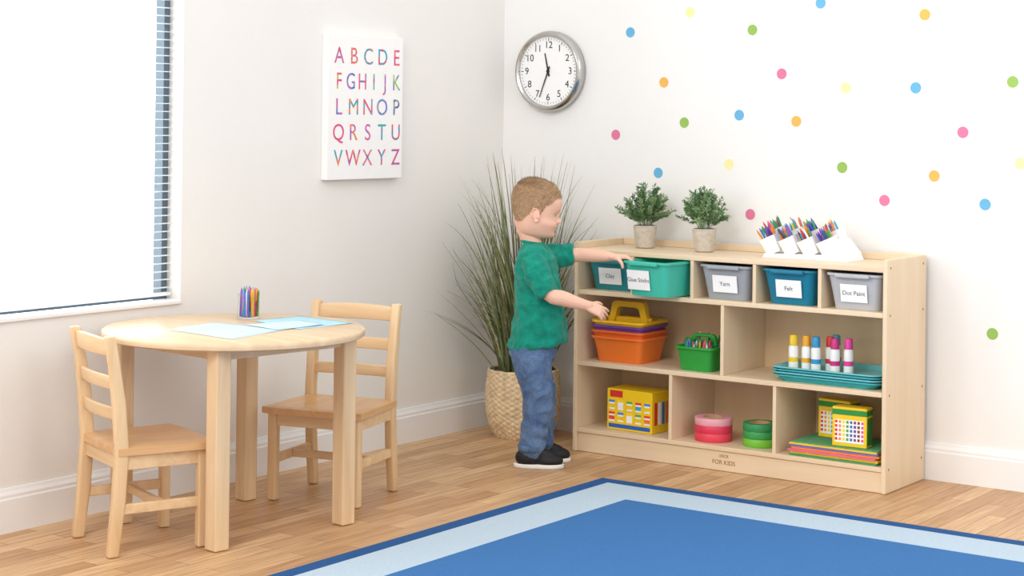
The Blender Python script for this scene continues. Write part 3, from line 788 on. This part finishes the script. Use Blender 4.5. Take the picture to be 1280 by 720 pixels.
body=loft_data([ringz(.420,.002,.103,.114),ringz(.445,.004,.100,.112),ringz(.48,.009,.094,.109),ringz(.53,.012,.089,.103),ringz(.58,.009,.084,.099),ringz(.63,.002,.079,.097),ringz(.68,-.004,.074,.097),ringz(.72,-.008,.067,.097),ringz(.748,-.012,.057,.084),ringz(.768,-.016,.044,.056),ringz(.778,-.019,.038,.042)])
slR=tube_data([(-.018,-.070,.714,.044),(-.006,-.095,.682,.045,.043),(.010,-.109,.650,.045,.041),(.026,-.118,.620,.044,.040),(.034,-.122,.606,.043,.039)],18,3,False)
slL=tube_data([(.010,.066,.716,.044),(.045,.090,.722,.043),(.080,.103,.726,.041),(.112,.110,.726,.040),(.126,.111,.726,.039)],18,3,False)
shb=blob('t_shirt',[body,slR,slL],.0036,shirt,ch,2)
tx=bpy.data.textures.new('folds','CLOUDS'); tx.noise_scale=.075; tx.noise_type='HARD_NOISE'; tx.noise_depth=1
dp=shb.modifiers.new('d','DISPLACE'); dp.texture=tx; dp.strength=-.018; dp.mid_level=.38; dp.texture_coords='LOCAL'
P=[(-.020+.0385*cos(a),.041*sin(a),.777-.005*cos(a),.0035,.005) for a in [2*pi*k_/30 for k_ in range(31)]]
V,F=tube_data(P,8,1,False); meshobj('collar',V,F,shirt,ch,True)
def leg(sy,kx,ax,ay):
    pts=[(-.016,sy*.045,.425,.072,.060),(-.014,sy*.052,.38,.070,.058),(-.005,sy*.053,.31,.058,.053),(kx,sy*.052,.255,.051,.048)]
    z0,z1=.235,.062; N=9
    for i in range(N):
        t=i/(N-1); x=kx+(ax-kx)*t; y=sy*.052+(ay-sy*.052)*t; r=.049-.009*t+(.0028 if i%2 else -.0016)*(1 if t>.3 else .3)
        pts.append((x+.002*(i%2),y,z0+(z1-z0)*t,r,r*.95))
    return tube_data([(p[0],p[1],p[2],p[4],p[3]) for p in pts],22,3)
jn=blob('jeans',[leg(-1,.006,-.016,-.052),leg(1,.018,.020,.054),ell_data((-.012,0,.395),(.084,.093,.050))],.0032,jeans,ch,3)
tx2=bpy.data.textures.new('denim_folds','CLOUDS'); tx2.noise_scale=.06; tx2.noise_type='HARD_NOISE'; tx2.noise_depth=1
dp=jn.modifiers.new('d','DISPLACE'); dp.texture=tx2; dp.strength=-.014; dp.mid_level=.42; dp.texture_coords='LOCAL'
for i,(sx_,sy_) in enumerate(((-.016,-.052),(.020,.054))):
    V,F=tube_data([(sx_,sy_,.060,.0435,.045),(sx_,sy_,.080,.0445,.046)],24,2,False); meshobj('cuff_%d'%i,V,F,jeans,ch,True)
shoe=plain('shoe_black',(26,26,30),.6,.1,80,bump=.2); sole=plain('shoe_sole',(232,230,226),.5,.03)
for i,(ox,oy,rz) in enumerate(((.012,-.052,radians(-3)),(.040,.056,radians(6)))):
    se=empty('shoe_%d'%i,(ox,oy,0),rz,ch)
    out=[]
    for j in range(36):
        a=2*pi*j/36; x=.088*cos(a); y=.034*sin(a)*(1+.12*cos(a))*(1-.12*exp(-((x+.01)/.03)**2)); out.append((x,y))
    rings=[[(x*k_,y*k_,z_) for x,y in out] for z_,k_ in ((.001,.96),(.004,1.0),(.013,1.0),(.015,.97))]
    V,F=loft_data(rings); meshobj('sole',V,F,sole,se,True).modifiers.new('es','EDGE_SPLIT').split_angle=radians(40)
    blob('upper',[ell_data((.035,0,.026),(.050,.033,.026)),ell_data((-.035,0,.035),(.048,.032,.034)),tube_data([(-.03,0,.05,.032),(-.028,0,.072,.031)],16,2),tube_data([(-.01,0,.055,.024),(.04,0,.038,.022)],14,2)],.003,shoe,se,5)
    for q in range(4):
        x=-.004+.011*q; zt=.076-.0085*q
        tube('lace_%d'%q,[(x-.003,-.018,zt-.010,.0018),(x,0,zt,.0018),(x+.003,.018,zt-.010,.0018)],plain('lace',(60,60,66),.8,.05),se,6,3)
# eyes, set into the sockets
ew=plain('eye_white',(240,236,232),.2,.01); ei=plain('iris',(84,100,112),.2,.1); ep=plain('pupil',(14,12,12),.2,.01)
br_=plain('brow',(196,158,126),.8,.1); lashm=plain('lash',(120,92,72),.8,.05)
def patch(c,r,e0,e1,a0=-95,a1=95,n=14,m=8):
    V=[];F=[]
    for i in range(m+1):
        e_=radians(e0+(e1-e0)*i/m)
        for j in range(n+1):
            a=radians(a0+(a1-a0)*j/n)
            V.append(hp((c[0]+r*cos(e_)*cos(a),c[1]+r*cos(e_)*sin(a),c[2]+r*sin(e_))))
    for i in range(m):
        for j in range(n): k=i*(n+1)+j; F.append((k,k+1,k+n+2,k+n+1))
    return V,F
for s in (-1,1):
    fx=facex(.029,.8865)
    er=.0115; ec=Vector((fx-er+.0035,s*.029,.8865)); c=hp(ec); V,F=ell_data(c,(er,er,er),None,28); meshobj('eyeball_%d'%(s>0),V,F,ew,ch,True)
    g=(HR@Vector((1,s*.15,-.16))).normalized(); rq=g.to_track_quat('Z','Y').to_matrix()
    V,F=ell_data(c+g*(er-.0012),(.0052,.0052,.0018),rq); meshobj('iris_%d'%(s>0),V,F,ei,ch,True)
    V,F=ell_data(c+g*(er-.0003),(.0025,.0025,.0012),rq); meshobj('pupil_%d'%(s>0),V,F,ep,ch,True)
    V,F=patch(ec,er+.0009,16,88); meshobj('upper_lid_%d'%(s>0),V,F,skin,ch,True)
    V,F=patch(ec,er+.0008,-26,-88); meshobj('lower_lid_%d'%(s>0),V,F,skin,ch,True)
    la=[]
    for d in range(-80,81,10):
        a=radians(d); e_=radians(15); rr=er+.0016; q=hp((ec.x+rr*cos(e_)*cos(a),ec.y+rr*cos(e_)*sin(a),ec.z+rr*sin(e_))); la.append(tuple(q)+(.0008,.0008))
    V,F=tube_data(la,6,1); meshobj('lashes_%d'%(s>0),V,F,lashm,ch,True)
    bp=[]
    for yy,zz_,r_ in ((.014,.9035,.0012),(.022,.9065,.0018),(.032,.9075,.0018),(.042,.9045,.0012)):
        q=hp((facex(yy,zz_)-.0004,s*yy,zz_)); bp.append(tuple(q)+(r_*.6,r_))
    tube('eyebrow_%d'%(s>0),bp,br_,ch,8,4)
lipm=plain('lips',(214,136,124),.45,.04)
D=[]
for zz_,hw,r_ in ((.8475,.0125,.0024),(.8385,.0110,.0026)):
    P=[]
    for q in range(-5,6):
        yy=hw*q/5; k_=sqrt(max(.05,1-(q/5.2)**2)); p=hp((facex(yy,zz_-.0006*abs(q)/5*(1 if zz_>.84 else -1))-.0013,yy,zz_-(.003 if zz_>.843 else -.003)*(abs(q)/5)**2)); P.append(tuple(p)+(r_*k_,r_*k_))
    D.append(tube_data(P,8,1))
V,F=merge(D); meshobj('mouth',V,F,lipm,ch,True)
# hair : cap + strands, following the head surface
hm=[plain('hair_%d'%i,c,.6,.1,120) for i,c in enumerate([(172,136,102),(190,156,120),(148,114,82),(206,174,136)])]
def hairline(x):
    if x>.058: return .948
    if x>.020: return .914+(.948-.914)*(x-.020)/.038
    if x>.006: return .882+(.032)*(x-.006)/.014
    if x>-.026: return .903
    return max(.848,.890-.042*(-.026-x)/.03)
def scalp(a,z_,off=0):
    f,b_,w_=interp(z_); cx=-.012; e=2.35; c,s_=cos(a),sin(a); x=abs(c)**(2/e); y=w_*abs(s_)**(2/e)*(1 if s_>0 else -1)
    xx=cx+((f-cx)*x if c>0 else -(cx-b_)*x); p=Vector((xx,y,z_)); ctr=Vector((-.012,0,.90)); n=(p-ctr); n=Vector((n.x/.0075,n.y/.0055,n.z/.0095)).normalized()
    return p+n*off,n
V=[];F=[];nu,nv=128,70;raw=[]
for j in range(nv+1):
    z_=.845+(.9965-.845)*j/nv
    for i in range(nu):
        p,n=scalp(2*pi*i/nu,z_,.0022); raw.append(p); V.append(hp(p))
for j in range(nv):
    for i in range(nu):
        f=(j*nu+i,j*nu+(i+1)%nu,(j+1)*nu+(i+1)%nu,(j+1)*nu+i); c=sum((raw[v] for v in f),Vector())/4
        if c.z>hairline(c.x)+.002*noise.noise(c*300): F.append(f)
F.append(tuple(nv*nu+i for i in range(nu)))
meshobj('hair_cap',V,F,hm[0],ch,True)
V=[];F=[];mi=[];cnt=0
while cnt<9500:
    a=random.uniform(0,2*pi); u=random.uniform(0,1)
    if random.random()<.3:
        rr=sqrt(random.random())*.95; z_=.9965-.033*rr*rr
    else: z_=.845+(.965-.845)*u
    p,nrm=scalp(a,min(z_,.9964),.0015)
    if p.z<hairline(p.x)-.003+random.uniform(0,.008): continue
    cnt+=1
    top=min(1,max(0,(p.z-.945)/.04))
    comb=Vector((-.35+1.3*top,-.15*top,-.8*(1-top)+.1*top))
    if p.x>.030 and p.z>.94: comb=Vector((.25,.25,.8))
    L=.008+.010*top+(.005 if p.x>.03 else 0)
    tang=comb-nrm*comb.dot(nrm); tang=tang.normalized() if tang.length>.05 else Vector((1,0,0))
    d=(nrm*(.15+.28*top)+tang+Vector((random.uniform(-.15,.15),random.uniform(-.15,.15),random.uniform(-.1,.1)))).normalized()
    s=d.cross(nrm); s=s.normalized()*.0006 if s.length>1e-3 else Vector((0,.0006,0))
    k=len(V); m_=p+d*L*.6+nrm*.001; t=p+d*L
    V.extend([hp(p-s),hp(p+s),hp(m_+s*.8),hp(m_-s*.8),hp(t)]); F.append((k,k+1,k+2,k+3)); F.append((k+3,k+2,k+4)); q=random.randrange(4); mi+= [q,q]
meshobj('hair_strands',V,F,None,ch,False,hm,mi)
